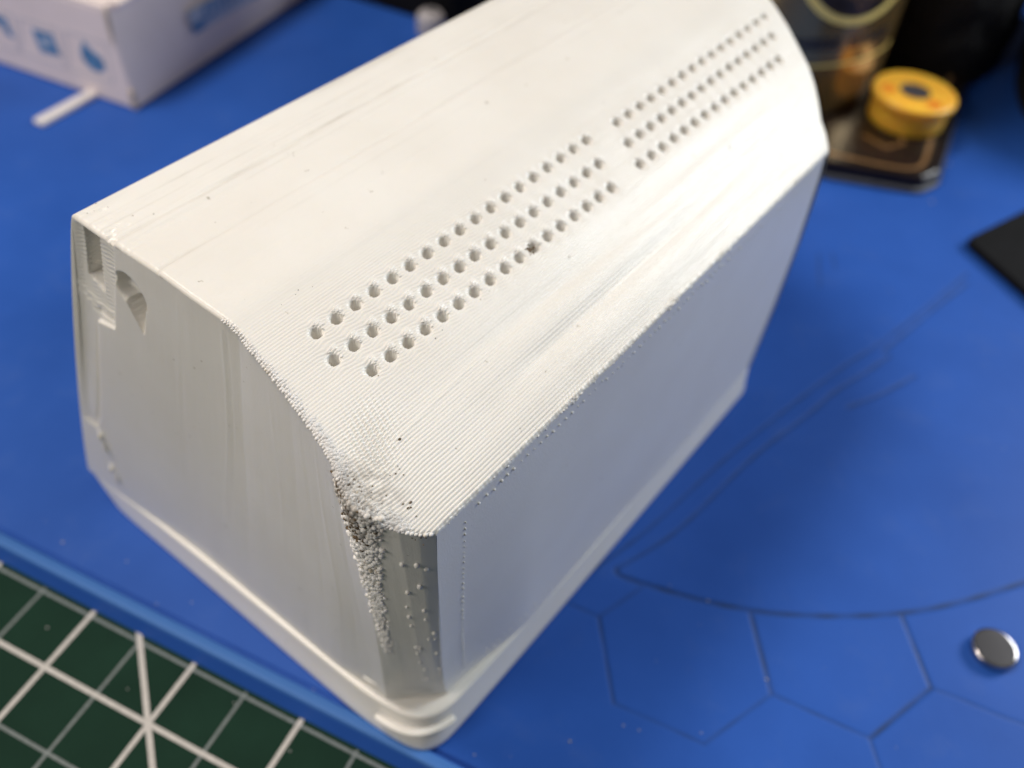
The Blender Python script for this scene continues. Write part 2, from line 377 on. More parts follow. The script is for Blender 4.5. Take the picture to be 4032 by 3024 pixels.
# long shallow steps and waves along the length
for f0, w, a in ((27.7, .30, -.30), (28.8, .9, .10), (29.9, .25, -.10), (24.4, .2, -.10), (25.6, .15, -.07), (22.2, .15, -.06), (23.3, .12, -.06), (31.2, .25, -.07), (37.4, .3, -.14), (38.4, .6, .08), (21.0, .12, -.06), (44.2, .4, -.04)):
    wob = 1+.5*np.sin(Lg*.11+f0)+.3*np.sin(Lg*.37+2*f0)
    Zg += a*np.exp(-((Fg-f0)/w)**2)*np.clip(wob, 0, 2)
Zg += .22*np.sin((Fg-70)*.9+.02*Lg)*sm(Fg, 69, 75)*(.5+.5*np.sin(Lg*.045+Fg*.05))
Zg += -.42*np.exp(-((Fg-(74.5+.035*(Lg-40)))/1.3)**2)*sm(Lg, 40, 70)*(1-sm(Lg, 120, 150))
Zg += -.36*np.exp(-((Fg-(80.5-.01*(Lg-60)))/1.0)**2)*sm(Lg, 45, 60)*(1-sm(Lg, 105, 135))
# stepped seam climbing away from the corner
sf = 77.0-.065*(Lg-28)-.10*np.abs(np.sin((Lg-28)*1.1)); Zg += .07*np.exp(-((Fg-sf)/.28)**2)*(1-sm(Lg, 40, 52))*sm(Lg, 25, 29)
for cf, cl, w0, d0 in ((19.3, 25.2, .16, .2), (20.1, 25.9, .2, .25), (20.9, 27.4, .22, .3), (21.8, 24.9, .2, .2), (23.8, 24.7, .2, .25), (25.6, 25.2, .3, .5), (26.7, 24.3, .35, .6), (27.6, 24.1, .25, .5), (25.1, 26.6, .25, .25), (22.9, 26.5, .3, .15), (26.3, 27.6, .25, .25)):
    Zg -= d0*np.exp(-((Fg-cf)/w0)**2-((Lg-cl-.8*(Fg-cf))/(w0*2.2))**2)
# hole funnels and bores
fun = .17*np.exp(-(np.maximum(hd-.85, 0)/.34)**2)
Zg -= fun*np.where(hdf < 0, 1.15, .65)
rim = np.exp(-((np.hypot(hdf+1.05, hdl-.95)-.0)/.65)**2)*np.clip(.15+.85*np.abs(np.cos(math.pi*(hdl+.3*hdf)/.52)), 0, 1)*(.35+.65*lay)
Zg += .27*rim
hid = np.zeros(Fg.shape)
rh = .78+.06*np.sin(3*np.arctan2(hdf, hdl))
Zg -= 5.8*(1-sm(hd, rh-.09, rh+.07))
Zg = Zg  # bores done
# rounded rims of the top
def rnd(d, r): q = np.clip(d/r, 0, 1); return r*(1-np.sqrt(np.clip(1-(1-q)**2, 0, 1)))
RB = .7
dl_ = np.minimum(Lg-La, Lb-Lg); dfb = Fg-F0; dff = F1-Fg
drop = np.maximum(rnd(dl_, RB), rnd(dfb, RB))
drop = np.maximum(drop, rnd(dff, .35)*2)
Zg -= drop
# ragged front rim, burrs
rag = (.12*np.sin(Lg*3.1)+.10*np.sin(Lg*7.7+1)+.08*np.sin(Lg*1.3+2))*np.exp(-(dff/.35)**2)
Zg += rag*.8
for l0, w0 in ((54.5, 2.4), (60.5, 1.2), (83, 1.6), (99.5, 3.0), (128, 1.2)): Zg += .22*np.exp(-((Lg-l0)/w0)**2)*np.exp(-(dff/.9)**2)*(.4+.6*np.sin(Lg*9+Fg*7))
wide = np.exp(-(np.maximum(dl_, 0)/.5)**2)*(Tg < .5)*sm(Fg, 52, 55)
Lg2 = Lg-.10*wide*(lay-.4)*2
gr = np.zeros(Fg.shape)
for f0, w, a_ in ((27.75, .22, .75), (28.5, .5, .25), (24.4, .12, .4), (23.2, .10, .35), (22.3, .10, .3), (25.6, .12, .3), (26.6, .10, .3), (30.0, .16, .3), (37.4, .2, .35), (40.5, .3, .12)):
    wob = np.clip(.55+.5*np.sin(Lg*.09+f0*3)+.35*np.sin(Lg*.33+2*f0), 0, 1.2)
    gr = np.maximum(gr, a_*np.exp(-((Fg-f0-.12*np.sin(Lg*.05+f0))/w)**2)*wob)  # shade of the shallow grooves, painted as darker lines
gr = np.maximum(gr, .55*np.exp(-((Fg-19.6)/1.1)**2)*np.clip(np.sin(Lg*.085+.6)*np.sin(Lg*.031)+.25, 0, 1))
co = np.stack([Fg, Lg2, Zg], -1).reshape(-1, 3)
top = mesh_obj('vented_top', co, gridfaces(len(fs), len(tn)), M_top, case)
at = top.data.attributes.new('line_shade_smear', 'FLOAT', 'POINT'); at.data.foreach_set('value', gr.ravel().astype(np.float32))
top['label'] = 'ribbed white top surface with two groups of three rows of vent holes'

# left end wall, with the port pockets, as relief
def Efold(v): return 83.6+4.4*v, 32.6-8.4*(v**.7)
uc = .80
us = np.concatenate([np.arange(0, .42, .0012), np.arange(.42, uc, .0022), np.arange(uc, 1.0001, .0036)]); us[-1] = 1
vs_ = np.unique(np.concatenate([np.arange(0, .60, .008), np.arange(.60, 1.0, .0021), [1.0]]))
Ug, Vg = np.meshgrid(us, vs_, indexing='ij')
a = np.clip(Ug/uc, 0, 1); s = np.clip((Ug-uc)/(1-uc), 0, 1)
ft = np.where(Ug <= uc, F0+(77.5-F0)*a, 77.5+(F1-77.5)*s)
zt = ztop(ft)-RB
zw = 12+(zt-12)*Vg
fb = np.where(Ug <= uc, -9.7+(75.5+9.7)*a, 75.5+8.1*s)
lb = np.where(Ug <= uc, 21.75+1.65*sm(a, 0, .45)+1.0*sm(a, .85, 1), 24.4+8.2*s**1.12)
fw = fb+(ft-fb)*Vg
lw = lb+(Lleft(ft)-lb)*np.clip(Vg, 0, 1)**np.where(Ug <= uc, 1.25, .8+.45*(1-s))
# back edge bulges a little low down, following the seen outline
fw += -(1-sm(a, 0, .3))*1.5*np.sin(math.pi*np.clip(Vg, 0, 1))**.6*(Ug < uc)
def inpoly(x, y, poly):
    c = np.zeros(x.shape, bool); n = len(poly)
    for i in range(n):
        x0, y0 = poly[i]; x1, y1 = poly[i-1]
        if y0 == y1: continue
        c ^= ((y0 > y) != (y1 > y)) & (x < (x1-x0)*(y-y0)/(y1-y0)+x0)
    return c
def sdf(x, y, poly):
    d = seg_dist(x, y, list(poly)+[poly[0]]); return np.where(inpoly(x, y, poly), d, -d)
D = np.zeros(fw.shape)
fw0, zw0 = fw, zw
fw = fw+.6+2.1*sm(zw, 40, 76); zw = zw+.8+1.6*sm(zw, 40, 76)   # relief is laid out on the outer face
recess = [(-40, 35), (3.1, 35.6), (16, 67), (18.8, 73.6), (23.6, 74.6), (26.4, 82.2), (28.8, 89), (31.0, 96), (31, 110), (-40, 110)]
sd = sdf(fw, zw, recess)
D = np.maximum(D, .75*sm(sd, 0, .14)*(.45+.55*sm(zw, 36, 73)))
upper = [(0, 76.0), (18.5, 76.2), (24.2, 77.5), (30.5, 96), (31, 110), (0, 110)]
D += .05*np.sin(zw*7+np.sin(fw*2))*sm(sdf(fw, zw, upper), 0, .3)
# swept band with grooves
t_ = np.clip((fw-14)/11, 0, 1); zc_ = 82.5-4.8*t_-1.6*np.sin(math.pi*t_)
bd = zw-zc_
band = sm(bd, -5.5, -4.6)*(1-sm(bd, .2, 1.2))*(fw < 26.2)*sm(zw, 72.5, 73.5)
D = D-band*.12+band*.09*np.sin(bd*2.6)
hol = np.exp(-(((fw-21.4)/2.4)**2+((zw-(75.9+.12*(fw-21.4)))/.42)**2)); D += 1.3*hol*(fw < 24.2)
op = [(22.9, 95.5), (26.2, 94.5), (22.7, 81.4), (19.4, 83.3)]
so = sdf(fw, zw, op); zlow = 83.3-(fw-19.4)*.58
D = D+sm(so, -.03, .12)*np.minimum(8.5, .6+(zw-zlow)*2.3)
rc = np.hypot(fw-31.6, zw-87.0); D = D+sm(3.6-rc, -.04, .14+1.6*np.clip((31.6-fw)/4, 0, 1))*(1.6+1.6*np.clip((fw-28)/7, 0, 1)+.16*np.sin((zw+fw*.6)*3.8))
slot = [(29.6, 84.4), (34.9, 86.0), (32.0, 78.6)]
D = np.maximum(D, sm(sdf(fw, zw, slot), -.03, .12)*np.clip((zw-78.6)*1.5, 0, 5.2))
for (cf, cz, rf, rz, h) in ((3.4, 33.6, .6, 1.0, -.9), (3.6, 30.4, .4, 2.2, -.7), (2.6, 22.6, .6, .9, -.9), (3.4, 19.8, .4, 1.8, -.7)):
    D += h*np.exp(-(((fw-cf)/rf)**2+((zw-cz)/rz)**2))
D += .35*np.exp(-((fw-(2.7+(zw-35.6)*.411))/.5)**2)*sm(zw, 37, 40)*(1-sm(zw, 70, 73))
fw, zw = fw0, zw0
# long raised streaks fanning down the wall
for u0, w, h in ((.42, .004, -.12), (.435, .003, .08), (.56, .005, -.08), (.66, .006, .08), (.70, .004, -.14), (.745, .005, -.10), (.76, .003, .08), (.30, .005, -.06)):
    wob = u0+.012*np.sin(Vg*5+u0*9); D += .32*h*np.exp(-((Ug-wob)/w)**2)*sm(Vg, .12, .5)*(1-sm(Vg, .94, 1.))
D *= (1-sm(Vg, .988, 1.0))*sm(Vg, 0, .02)*sm(Ug, 0, .032)
# bumpy strip at the fold and the stack of ridges near the outer edge
fd = np.exp(-((Ug-(uc+.01+.03*(1-Vg)))/(.012+.03*np.clip((Vg-.3)/.7, 0, 1)))**2)
D -= .03*fd*np.abs(np.sin(math.pi*fw/.5))*np.abs(np.sin(math.pi*zw/.62))*sm(Vg, .12, .35)*2
vert = sm(s, .62, .70)
D -= .05*vert*np.abs(np.sin(math.pi*s*26))
lw2 = lw+D
co = np.stack([fw, lw2, zw], -1).reshape(-1, 3)
uvw = np.stack([Ug.ravel(), Vg.ravel()], -1)
mesh_obj('end_wall', co, gridfaces(len(us), len(vs_)), M_wall, case, uv=uvw)['label'] = 'shaded end wall with port openings at its upper back corner'

# front wall
tv = np.linspace(0, 1, 60); th = np.concatenate([np.linspace(0, .02, 12), np.linspace(.024, .98, 150), np.linspace(.984, 1, 12)])
Tv, Th = np.meshgrid(tv, th, indexing='ij')
Rz = [12, 18, 26, 34, 52, 66, 72, 80]; Rl = [146.0, 146.6, 147.2, 147.8, 147.4, 145.3, 144.2, 141.8]
zt1 = 78.4-.7
zfw = 12+(ztop(np.array([F1]))[0]-.52-12)*Tv
eF, eL = Efold(Tv)
rF = 86.1+1.9*Tv; rL = np.interp(zfw, Rz, Rl)
ff = eF+(rF-eF)*sm(Th, 0, .20)*1.0
ll = eL+(rL-eL)*Th
ff -= .05*Tv
ff += -1.5*(rnd((1-Th)*120, 2.0)/2.0)
ff += .12*np.sin(ll*.06+zfw*.05)*np.sin(math.pi*Th)
co = np.stack([ff, ll, zfw], -1).reshape(-1, 3)
mesh_obj('front_wall', co, gridfaces(len(tv), len(th), False), M_body, case)['label'] = 'smooth bluish-grey lit front wall below the vent holes'
# right end and back wall
def loft(name, bot, topp, n=30):
    bot = np.array(bot, float); topp = np.array(topp, float); t = np.linspace(0, 1, n)[:, None, None]
    co = bot[None]*(1-t)+topp[None]*t
    return mesh_obj(name, co.reshape(-1, 3), gridfaces(n, len(bot), False), M_body, case)
tf = np.linspace(F1, F0, 60)
topR = np.stack([tf, Lright(tf), ztop(tf)-RB], -1)
botR = np.stack([np.interp(tf, [F0, 88], [-9.7, 86.1]), np.interp(tf, [F0, 60, 75, 88], [170, 164, 157, 146.]), np.full(60, 12.)], -1)
n = 30; t = np.linspace(0, 1, n)[:, None, None]; co = botR[None]*(1-t)+topR[None]*t
bul = np.interp(co[:, :, 2], Rz, np.array(Rl)-np.interp(Rz, [12, 77.7], [146.0, 141.8])); co[:, :, 1] += bul*np.clip((co[:, :, 0]-70)/18, 0, 1)
mesh_obj('far_end_wall', co.reshape(-1, 3), gridfaces(n, 60), M_body, case)
tl = np.linspace(0, 1, 60)
topB = np.stack([np.full(60, F0), Lleft(F0)+(Lright(F0)-Lleft(F0))*tl, np.full(60, ztop(np.array([F0]))[0]-RB)], -1)[::-1]
botB = np.stack([np.full(60, -9.7), 21.75+(170-23.2)*tl, np.full(60, 12.)], -1)[::-1]
loft('back_wall', botB, topB)

# foot lip around the bottom
def chaikin(p, n=3):
    p = [np.array(q, float) for q in p]
    for _ in range(n):
        q = [p[0]]
        for a_, b_ in zip(p[:-1], p[1:]): q += [a_*.75+b_*.25, a_*.25+b_*.75]
        q.append(p[-1]); p = q
    return np.array(p)
outer = chaikin([(-4.6, 170), (-4.6, 26), (-4.4, 22.2), (-1.5, 21.5), (20, 21.6), (66, 21.2), (74, 21.4), (83.4, 22.6), (86.9, 25.6), (87.4, 32), (87.4, 64), (87.2, 100), (87.0, 143), (86.9, 146), (85.5, 148.5), (80, 154), (62, 166), (40, 170), (-4.6, 170)])
mid = chaikin([(-9.6, 170), (-9.6, 26), (-9.4, 22.2), (-7.5, 21.7), (20, 22.5), (66, 22.75), (74, 23.1), (81.8, 24.6), (85.1, 28.6), (85.9, 35), (86.2, 64), (86.2, 100), (86.2, 143), (86.15, 146), (85.0, 148.2), (79.5, 153.5), (61.5, 165.5), (39.5, 169.5), (-9.6, 170)])
inner = chaikin([(-8.0, 168), (-8.0, 26), (-7.8, 24.5), (-7, 24.1), (20, 25.0), (66, 25.2), (73, 26.0), (79.0, 30.0), (82.0, 33.6), (84.0, 37.5), (85.0, 64), (85.0, 100), (84.8, 143), (84.7, 145), (83, 147), (78, 152), (60, 164), (38, 168), (-8.0, 168)])
co = []
for k, z in [(-.06, 4.02), (0, 4.25), (.05, 4.8), (.35, 6.6), (.65, 8.6), (.9, 10.6), (1.0, 11.7), (1.03, 11.86), (1.12, 11.95), (1.5, 11.98), (2.0, 12.0)]:
    if k < 0: p = outer+(inner-outer)*.12
    elif k <= 1: p = outer*(1-k)+mid*k
    else: p = mid*(2-k)+inner*(k-1)
    co.append(np.c_[p, np.full(len(p), z)])
nl = len(co); co = np.concatenate(co)
mesh_obj('foot_lip', co, gridfaces(nl, len(outer), True), M_body, case)
# short extra ridges round the near bottom corner
def ridge(path, z, w, h, name):
    p = chaikin(path, 3); n = len(p); co = []
    tan = np.gradient(p, axis=0); tan /= np.linalg.norm(tan, axis=1, keepdims=True); nor = np.c_[tan[:, 1], -tan[:, 0]]
    for i in range(n):
        k = math.sin(math.pi*min(1, max(0, i/(n-1))))**.35
        for j in range(10):
            an = 2*math.pi*j/10; q = p[i]+nor[i]*w*k*math.cos(an); co.append((q[0], q[1], z+h*k*math.sin(an)))
    fs_ = [(i*10+j, i*10+(j+1) % 10, (i+1)*10+(j+1) % 10, (i+1)*10+j) for i in range(n-1) for j in range(10)]
    o = mesh_obj(name, co, fs_, M_body, case); return o
ridge([(70.5, 24.2), (75.2, 25.4), (78.5, 27.6), (81.0, 30.2), (82.6, 32.2)], 15.6, 1.15, .55, 'corner_ridge')
ridge([(75.0, 21.9), (80.0, 22.7), (83.6, 24.6), (85.9, 28.4), (86.6, 31)], 8.8, 1.0, .4, 'corner_ridge')

# beads of melted print along the near rim and down the fold
pts = []; rad = []
for f in np.arange(50.5, 78, .45):
    k = sm(np.array(f), 50, 60)
    for q in range(3 if f < 62 else 5):
        l = float(Lleft(f))-.05+q*.33+rng.normal(0, .06)
        d = q*.33
        z = float(ztop(np.array([f]))[0])-float(rnd(np.array(d+.12), RB))-.05
        r = (.17+.10*k)*rng.uniform(.85, 1.15)*(1-.10*q)
        pts.append((f+rng.normal(0, .05), l, z+.02-.12*(q > 0))); rad.append((r, r*1.5, r))
_sel = Ug > .66; _f, _z, _l = fw[_sel], zw[_sel], lw2[_sel]
def wall_l(f, z):                          # wall position near the fold
    return float(_l[np.argmin((_f-f)**2+(_z-z)**2)])
z = 34.0; row = 0
while z < 83.2:
    t = (z-22)/61; step = .34+.32*t; row += 1
    wf = .5+4.6*t**2.4; c = 77.7+1.1*t
    for f in np.arange(c-wf, c+wf*.9, step):
        if rng.random() < .06+.45*(abs(f-c)/wf)**3: continue
        r = step*.58*rng.uniform(.68, 1.3)
        ff_ = f+rng.normal(0, .14)+.5*step*(row % 2); l = float(wall_l(ff_, z))
        pts.append((ff_, l-(.28*t-.10)*r*1.4+rng.normal(0, .03), z+rng.normal(0, .10))); rad.append((r*rng.uniform(.95, 1.2), r*1.05, r))
    z += step*.92
for _ in range(520):                       # pebbles over the crushed rim
    f = rng.uniform(68, 85.5); e = abs(rng.normal(0, 1.5)); l = float(Lleft(f))+e*.9
    if f < 73 and e > 1.3: continue
    r = rng.uniform(.16, .38)*(1-.12*e)
    pts.append((f, l, float(ztop(np.array([f]))[0])-.12-float(rnd(np.array(e), RB))*.8)); rad.append((r, r*rng.uniform(1, 1.5), r*.8))
for f in np.arange(80, 88, .40):           # lip of the top over the near corner
    for q in range(2):
        r = rng.uniform(.20, .32); pts.append((f, float(Lleft(f))+q*.4, float(ztop(np.array([f]))[0])-.30-.1*q)); rad.append((r, r*1.3, r))
beads('melted_beads', pts, rad, M_bead, case)['label'] = 'rough melted beads along the fold of the near corner'
pts = []; rad = []
for hf, hl in holes:
    for an, rr_ in ((95, 1.15), (112, 1.22), (128, 1.25), (144, 1.22), (160, 1.18), (108, 1.62), (126, 1.68), (144, 1.66), (78, 1.15)):
        if rng.random() < .12: continue
        an = math.radians(an+rng.normal(0, 3)); q = rr_+rng.normal(0, .05)
        f = hf+q*math.cos(an); l = hl+q*math.sin(an); r = rng.uniform(.09, .15)
        pts.append((f, l, float(ztop(np.array([f]))[0])+.02)); rad.append((r*.9, r*2.0, r*.9))
beads('hole_rim_strands', pts, rad, M_body, case, sub=1)
# small seam dots on the front wall and the nubs beside the outer edge
pts = []; rad = []
def wallf(l, z):
    v = (z-12)/66; ef, el = Efold(v); rf = 86.1+1.9*v; return ef+(rf-ef)*float(sm(np.array((l-el)/(144-el)), 0, .20))
for l in np.arange(33, 132, 1.55):
    z = 75.4+rng.normal(0, .14)-.004*(l-33); r = rng.uniform(.09, .20); l_ = l+rng.normal(0, .1); pts.append((wallf(l_, z)+.09, l_, z)); rad.append((r, r*1.6, r))
for l in np.arange(42, 130, 1.5):
    z = 16.6+rng.normal(0, .10); r = rng.uniform(.09, .15); pts.append((wallf(l, z)+.09, l, z)); rad.append((r, r*1.6, r))
for z in np.arange(19, 74, 1.7):
    v = (z-12)/66; ef, el = Efold(v); l = el+5.0+.8*v; r = rng.uniform(.09, .19); pts.append((wallf(l, z)+.05, l, z+rng.normal(0, .1))); rad.append((r, r, r*1.5))
beads('seam_dots', pts, rad, M_body, case)
pts = []; rad = []
for z in (70, 68.6, 63, 60.7, 55, 54.2, 51.3, 50.6, 47.6, 44.8, 42.2, 38.3, 37.4, 35.6, 31, 27.5, 25, 22.4, 19):
    for q in range(rng.integers(1, 3)):
        v = (z-12)/66; sx = rng.choice([.60, .66, .82, .9])
        f = 77.2+6.8*sx+(77.5+10.5*sx-77.2-6.8*sx)*v; lb_ = 23.2+7.8*sx**1.35; lt = float(Lleft(77.5+10.5*sx))
        l = wall_l(f, z); r = rng.uniform(.22, .46)
        pts.append((f, l-.06, z)); rad.append((r*.9, r*.9, r*1.2))
beads('print_nubs', pts, rad, M_body, case)
# burrs along the front rim
pts = []; rad = []
for l in list(rng.uniform(26, 140, 150))+list(rng.normal(54.5, 1.4, 26))+list(rng.normal(99.5, 1.6, 20))+list(rng.normal(83, 1, 10))+[54.5, 54.9, 55.4, 83, 83.4, 60, 61, 99, 100]:
    r = rng.uniform(.07, .2)*(1.6 if min(abs(l-54.5), abs(l-99.5), abs(l-83)) < 2.5 else 1); pts.append((87.8+rng.uniform(-.25, .22), l, 77.8+rng.uniform(-.25, .28))); rad.append((r, r*rng.uniform(1, 2.4), r))
beads('rim_burrs', pts, rad, M_body, case)
# brown residue caught in the print
pts = []; rad = []
def res(n, f, l, sf, sl, r0, r1, dz=0):
    for _ in range(n):
        a_ = rng.normal(f, sf); b_ = rng.normal(l, sl); b_ = max(b_, float(Lleft(a_))+.05); r = rng.uniform(r0, r1)
        pts.append((a_, b_, float(ztop(np.array([a_]))[0])-float(rnd(np.array([b_-float(Lleft(a_))]), RB)[0])+dz)); rad.append((r, r*rng.uniform(.8, 1.8), r*.6))
res(4, 20.5, 26.5, .8, .8, .05, .1, .0); res(4, 54.1, 35, .8, 2, .05, .09, .0); res(5, 29.2, 56.6, .5, .8, .06, .12, .0); res(2, 35.2, 54.2, .2, .2, .06, .12); res(5, 83.3, 53.7, .35, .5, .05, .12); res(7, 69.5, 50, .4, 7, .05, .1)
res(20, 68.5, 68.9, .38, .45, .10, .26, .0); res(5, 76.9, 29.4, .12, .2, .06, .17, .04); res(3, 68.6, 71.4, .2, .5, .05, .1, .03); res(4, 75.9, 121.1, .2, .5, .08, .16, .03)
res(14, 78.5, 20.6, 1.6, .7, .06, .16, .0); res(6, 83.7, 24.0, .5, .7, .08, .2, .04); res(8, 70, 21, 1.5, .4, .07, .15, .03); res(5, 80, 25.5, .6, .8, .06, .14, .03)
for _ in range(170):
    t = rng.beta(6.5, 1.7); z = 62+21.3*t; f = 78.0+rng.normal(0, .6+1.2*t)+.06*(83-z); l = float(wall_l(f, z))
    r = rng.uniform(.10, .30); pts.append((f, l-rng.uniform(.05, .42), z)); rad.append((r*rng.uniform(.7, 1.6), r, r*rng.uniform(.7, 1.4)))
for _ in range(110):
    t = rng.beta(3.0, 1.2); f = 57+20.5*t; l = float(Lleft(f))+abs(rng.normal(0, .18+.6*t**3)); r = rng.uniform(.05, .09+.13*t)
    pts.append((f, l, float(ztop(np.array([f]))[0])-.05-float(rnd(np.array([l-float(Lleft(f))]), RB)[0])*.85)); rad.append((r, r*rng.uniform(.8, 1.7), r*.8))
for _ in range(14): pts.append((87.2+rng.uniform(-2.8, .6), float(Lleft(86))+rng.uniform(0, 1.2), 78.2+rng.uniform(-.4, .1))); r = rng.uniform(.06, .15); rad.append((r, r, r))
beads('brown_residue', pts, rad, M_res, case, sub=1)

# ------------------------------------------------------------------ white card box, upper left
box = empty('card_box', (-101.8, 150, 4)); 
tag(box, 'white cardboard box with blue printed icons at the upper left of the mat', 'box')
BH = 33.0
b_ = prism(roundpoly([(-150, 0), (0, 0), (0, 190), (-150, 190)], [1, 1.4, 1, 1], 4), .15, BH, .9, 3)
for v in b_.verts:
    v.co.x -= 4.0*(v.co.z/BH)*(v.co.x > -20)*(v.co.y < 8); v.co.y += 1.5*(v.co.z/BH)*(v.co.y < 20)
from_bm('carton', b_, M_card, box, smooth=False)
bm = prism(roundpoly([(-148, 1.6), (-4.5, 1.6), (-4.5, 6), (-148, 6)], .6, 3), BH-.5, BH+.9, .4, 2); from_bm('tuck_flap', bm, M_card, box)
bm = prism([(-5.6, 5), (-1.5, 5), (-1.5, 150), (-5.6, 150)], BH-.4, BH+1.4, .6, 2); from_bm('side_flap', bm, M_card, box)
bm = prism([(-1.5, -.25), (.25, -.25), (.25, 1.2), (-1.5, 1.2)], .2, 7, .3, 2); from_bm('worn_corner', bm, M_cardedge, box)
bm = prism([(-4.6, 1.0), (-3.4, 1.0), (-3.4, 2.2), (-4.6, 2.2)], 22, BH+.3, .3, 2); from_bm('frayed_edge', bm, M_cardedge, box)
def printquad(name, pts, mat, plane, parent, off=.12):
    bm = bmesh.new(); vs = []
    for a_, z in pts:
        if plane == 'front': p = (a_+101.8, -off+1.5*((z-4)/BH), z-4)
        else: p = (off, a_-150, z-4)
        vs.append(bm.verts.new(p))
    bm.faces.new(vs); r = bmesh.ops.extrude_face_region(bm, geom=list(bm.faces))
    for v in r['geom']:
        if isinstance(v, bmesh.types.BMVert): v.co += Vector((0, .2, 0)) if plane == 'front' else Vector((-.2, 0, 0))
    return from_bm(name, bm, mat, parent)
def framequad(q, mat):
    for i in range(4):
        a_, b2 = Vector(q[i]), Vector(q[(i+1) % 4]); d = (b2-a_).normalized(); n_ = Vector((-d.y, d.x))*.35
        printquad('icon_frame', [tuple(a_-n_), tuple(b2-n_), tuple(b2+n_), tuple(a_+n_)], mat, 'front', box, .10)
framequad([(-125.6, 25.2), (-108.6, 25.4), (-109.2, 12), (-128, 11.2)], M_frameink)
framequad([(-144.8, 24.8), (-128.4, 24.9), (-129.6, 11.2), (-148.7, 11.6)], M_frameink)
framequad([(-165, 24.5), (-148, 24.8), (-150, 11.4), (-168, 11.2)], M_frameink)
printquad('drop_icon', [(-118.4, 24.0), (-120.2, 21.0), (-120.7, 18.2), (-119.6, 15.8), (-117.3, 14.3), (-114.2, 14.1), (-112.0, 15.2), (-111.2, 17.6), (-112.2, 19.8), (-114.5, 20.8), (-116.6, 22.0)], M_ink, 'front', box)
printquad('square_icon', [(-140.6, 22.2), (-131.8, 22.6), (-130.4, 15.0), (-139.2, 14.6)], M_ink, 'front', box)
printquad('square_icon_centre', [(-137.6, 20.0), (-134.2, 20.2), (-134.0, 17.4), (-137.2, 17.2)], M_inkpale, 'front', box, .16)
printquad('arch_icon', [(-162, 17), (-160, 21.5), (-156, 23.2), (-151.8, 22.6), (-150.2, 16.2), (-153.2, 16.6), (-154.6, 19.6), (-157, 20), (-158.6, 16.8)], M_ink, 'front', box)
printquad('logo_band', [(182.6, 24.7), (184.1, 16.4), (236, 15.3), (236, 24.4)], M_inkpale, 'side', box, .10)
printquad('logo_block', [(182.9, 19.6), (184.1, 16.5), (190.0, 16.4), (189.6, 20.0)], M_ink, 'side', box, .16)
for y0, y1, z0, z1 in ((190.2, 191.8, 18.6, 24.0), (191.8, 196.5, 22.6, 24.0), (195.0, 196.6, 18.8, 22.6), (191.8, 195, 18.6, 19.8), (198.4, 199.8, 18.8, 24), (201.2, 205.5, 22.8, 24), (201.2, 202.6, 18.8, 22.8), (204.4, 205.8, 18.8, 22.8),
                       (208, 209.4, 19, 24), (211, 215.5, 19, 20.2), (211, 212.4, 20, 24), (217, 223, 15.8, 19.5), (217, 218.4, 20.5, 24), (220, 224, 22.6, 24)):
    printquad('logo_letter_stroke', [(y0, z1), (y0, z0), (y1, z0), (y1, z1)], M_ink, 'side', box, .16)

st = from_bm('paper_stick', prism(roundpoly([(-2.2, -11.6), (2.2, -11.6), (2.2, 11.6), (-2.2, 11.6)], .7, 4), 0, 1.8, .5, 3), M_white, None, True)
st.location = Vector((-120.9, 138.6, 4.02))*K; st.rotation_euler = (0, 0, math.radians(-5))
tag(st, 'short narrow white stick lying on the mat against the card box', 'stick')

# ------------------------------------------------------------------ black case with white plug, top edge
bk = empty('black_instrument', (-80, 298, 4)); tag(bk, 'black flat-sided object at the top edge behind the white case', 'instrument')
bm = prism(roundpoly([(-70, -36), (0, -40.2), (29, -40.6), (40, -37), (60, 40), (-70, 40)], 3), .02, 30, 1.5, 3); from_bm('housing', bm, M_black, bk)
pl = empty('white_plug', (-45.6, 251.5, 4)); tag(pl, 'small white rounded plug in front of the black object at the top edge', 'plug')
co, fc = lathe([(0, 8), (2.6, 8), (4.2, 7.4), (5.2, 6), (5.4, 4), (5.4, .02), (0, .02)], 40); mesh_obj('plug_body', co, fc, simple('grey_white_plastic', (.42, .40, .41), .5), pl)
bm = prism(roundpoly([(-1.6, -1), (2.6, -1), (2.6, 1.2), (-1.6, 1.2)], .3, 2), 8.02, 8.4, .1, 1); from_bm('plug_slot', bm, M_blackedge, pl)

# ------------------------------------------------------------------ lacquered tray, can and yellow spool
sl = empty('lacquer_tray', (90, 285, 4)); tag(sl, 'glossy black flat tin with a gold border line, under the can and yellow spool', 'tin')
out = [(-60, -58.5), (24.8, -52.6), (52.8, -46.0), (57.4, -38), (57.6, 54), (-60, 54)]
bm = prism(roundpoly(out, [4, 0, 6, 4, 6, 6], 6), .02, 5.6, 1.5, 4); from_bm('tin_body', bm, M_gloss, sl, False)
bm = prism(roundpoly([(x*.994, y*.994) for x, y in out], [4, 0, 6, 4, 6, 6], 6), .03, 1.6, .6, 2)
for v in bm.verts:
    v.co.x += 1.3*(v.co.x > 0); v.co.y -= 1.6*(v.co.y < 0)
from_bm('tin_base_rim', bm, M_blackedge, sl, False)
def bandpoly(path, w, z, mat, name, parent, h=.05):
    bm = bmesh.new(); p = [Vector(q) for q in path]; prev = None
    for i, q in enumerate(p):
        d = ((p[min(i+1, len(p)-1)]-p[max(i-1, 0)]).normalized()); n_ = Vector((-d.y, d.x))*w/2
        c = [bm.verts.new((q.x+n_.x, q.y+n_.y, z)), bm.verts.new((q.x-n_.x, q.y-n_.y, z))]
        if prev: bm.faces.new((prev[0], prev[1], c[1], c[0]))
        prev = c
    return from_bm(name, bm, mat, parent)
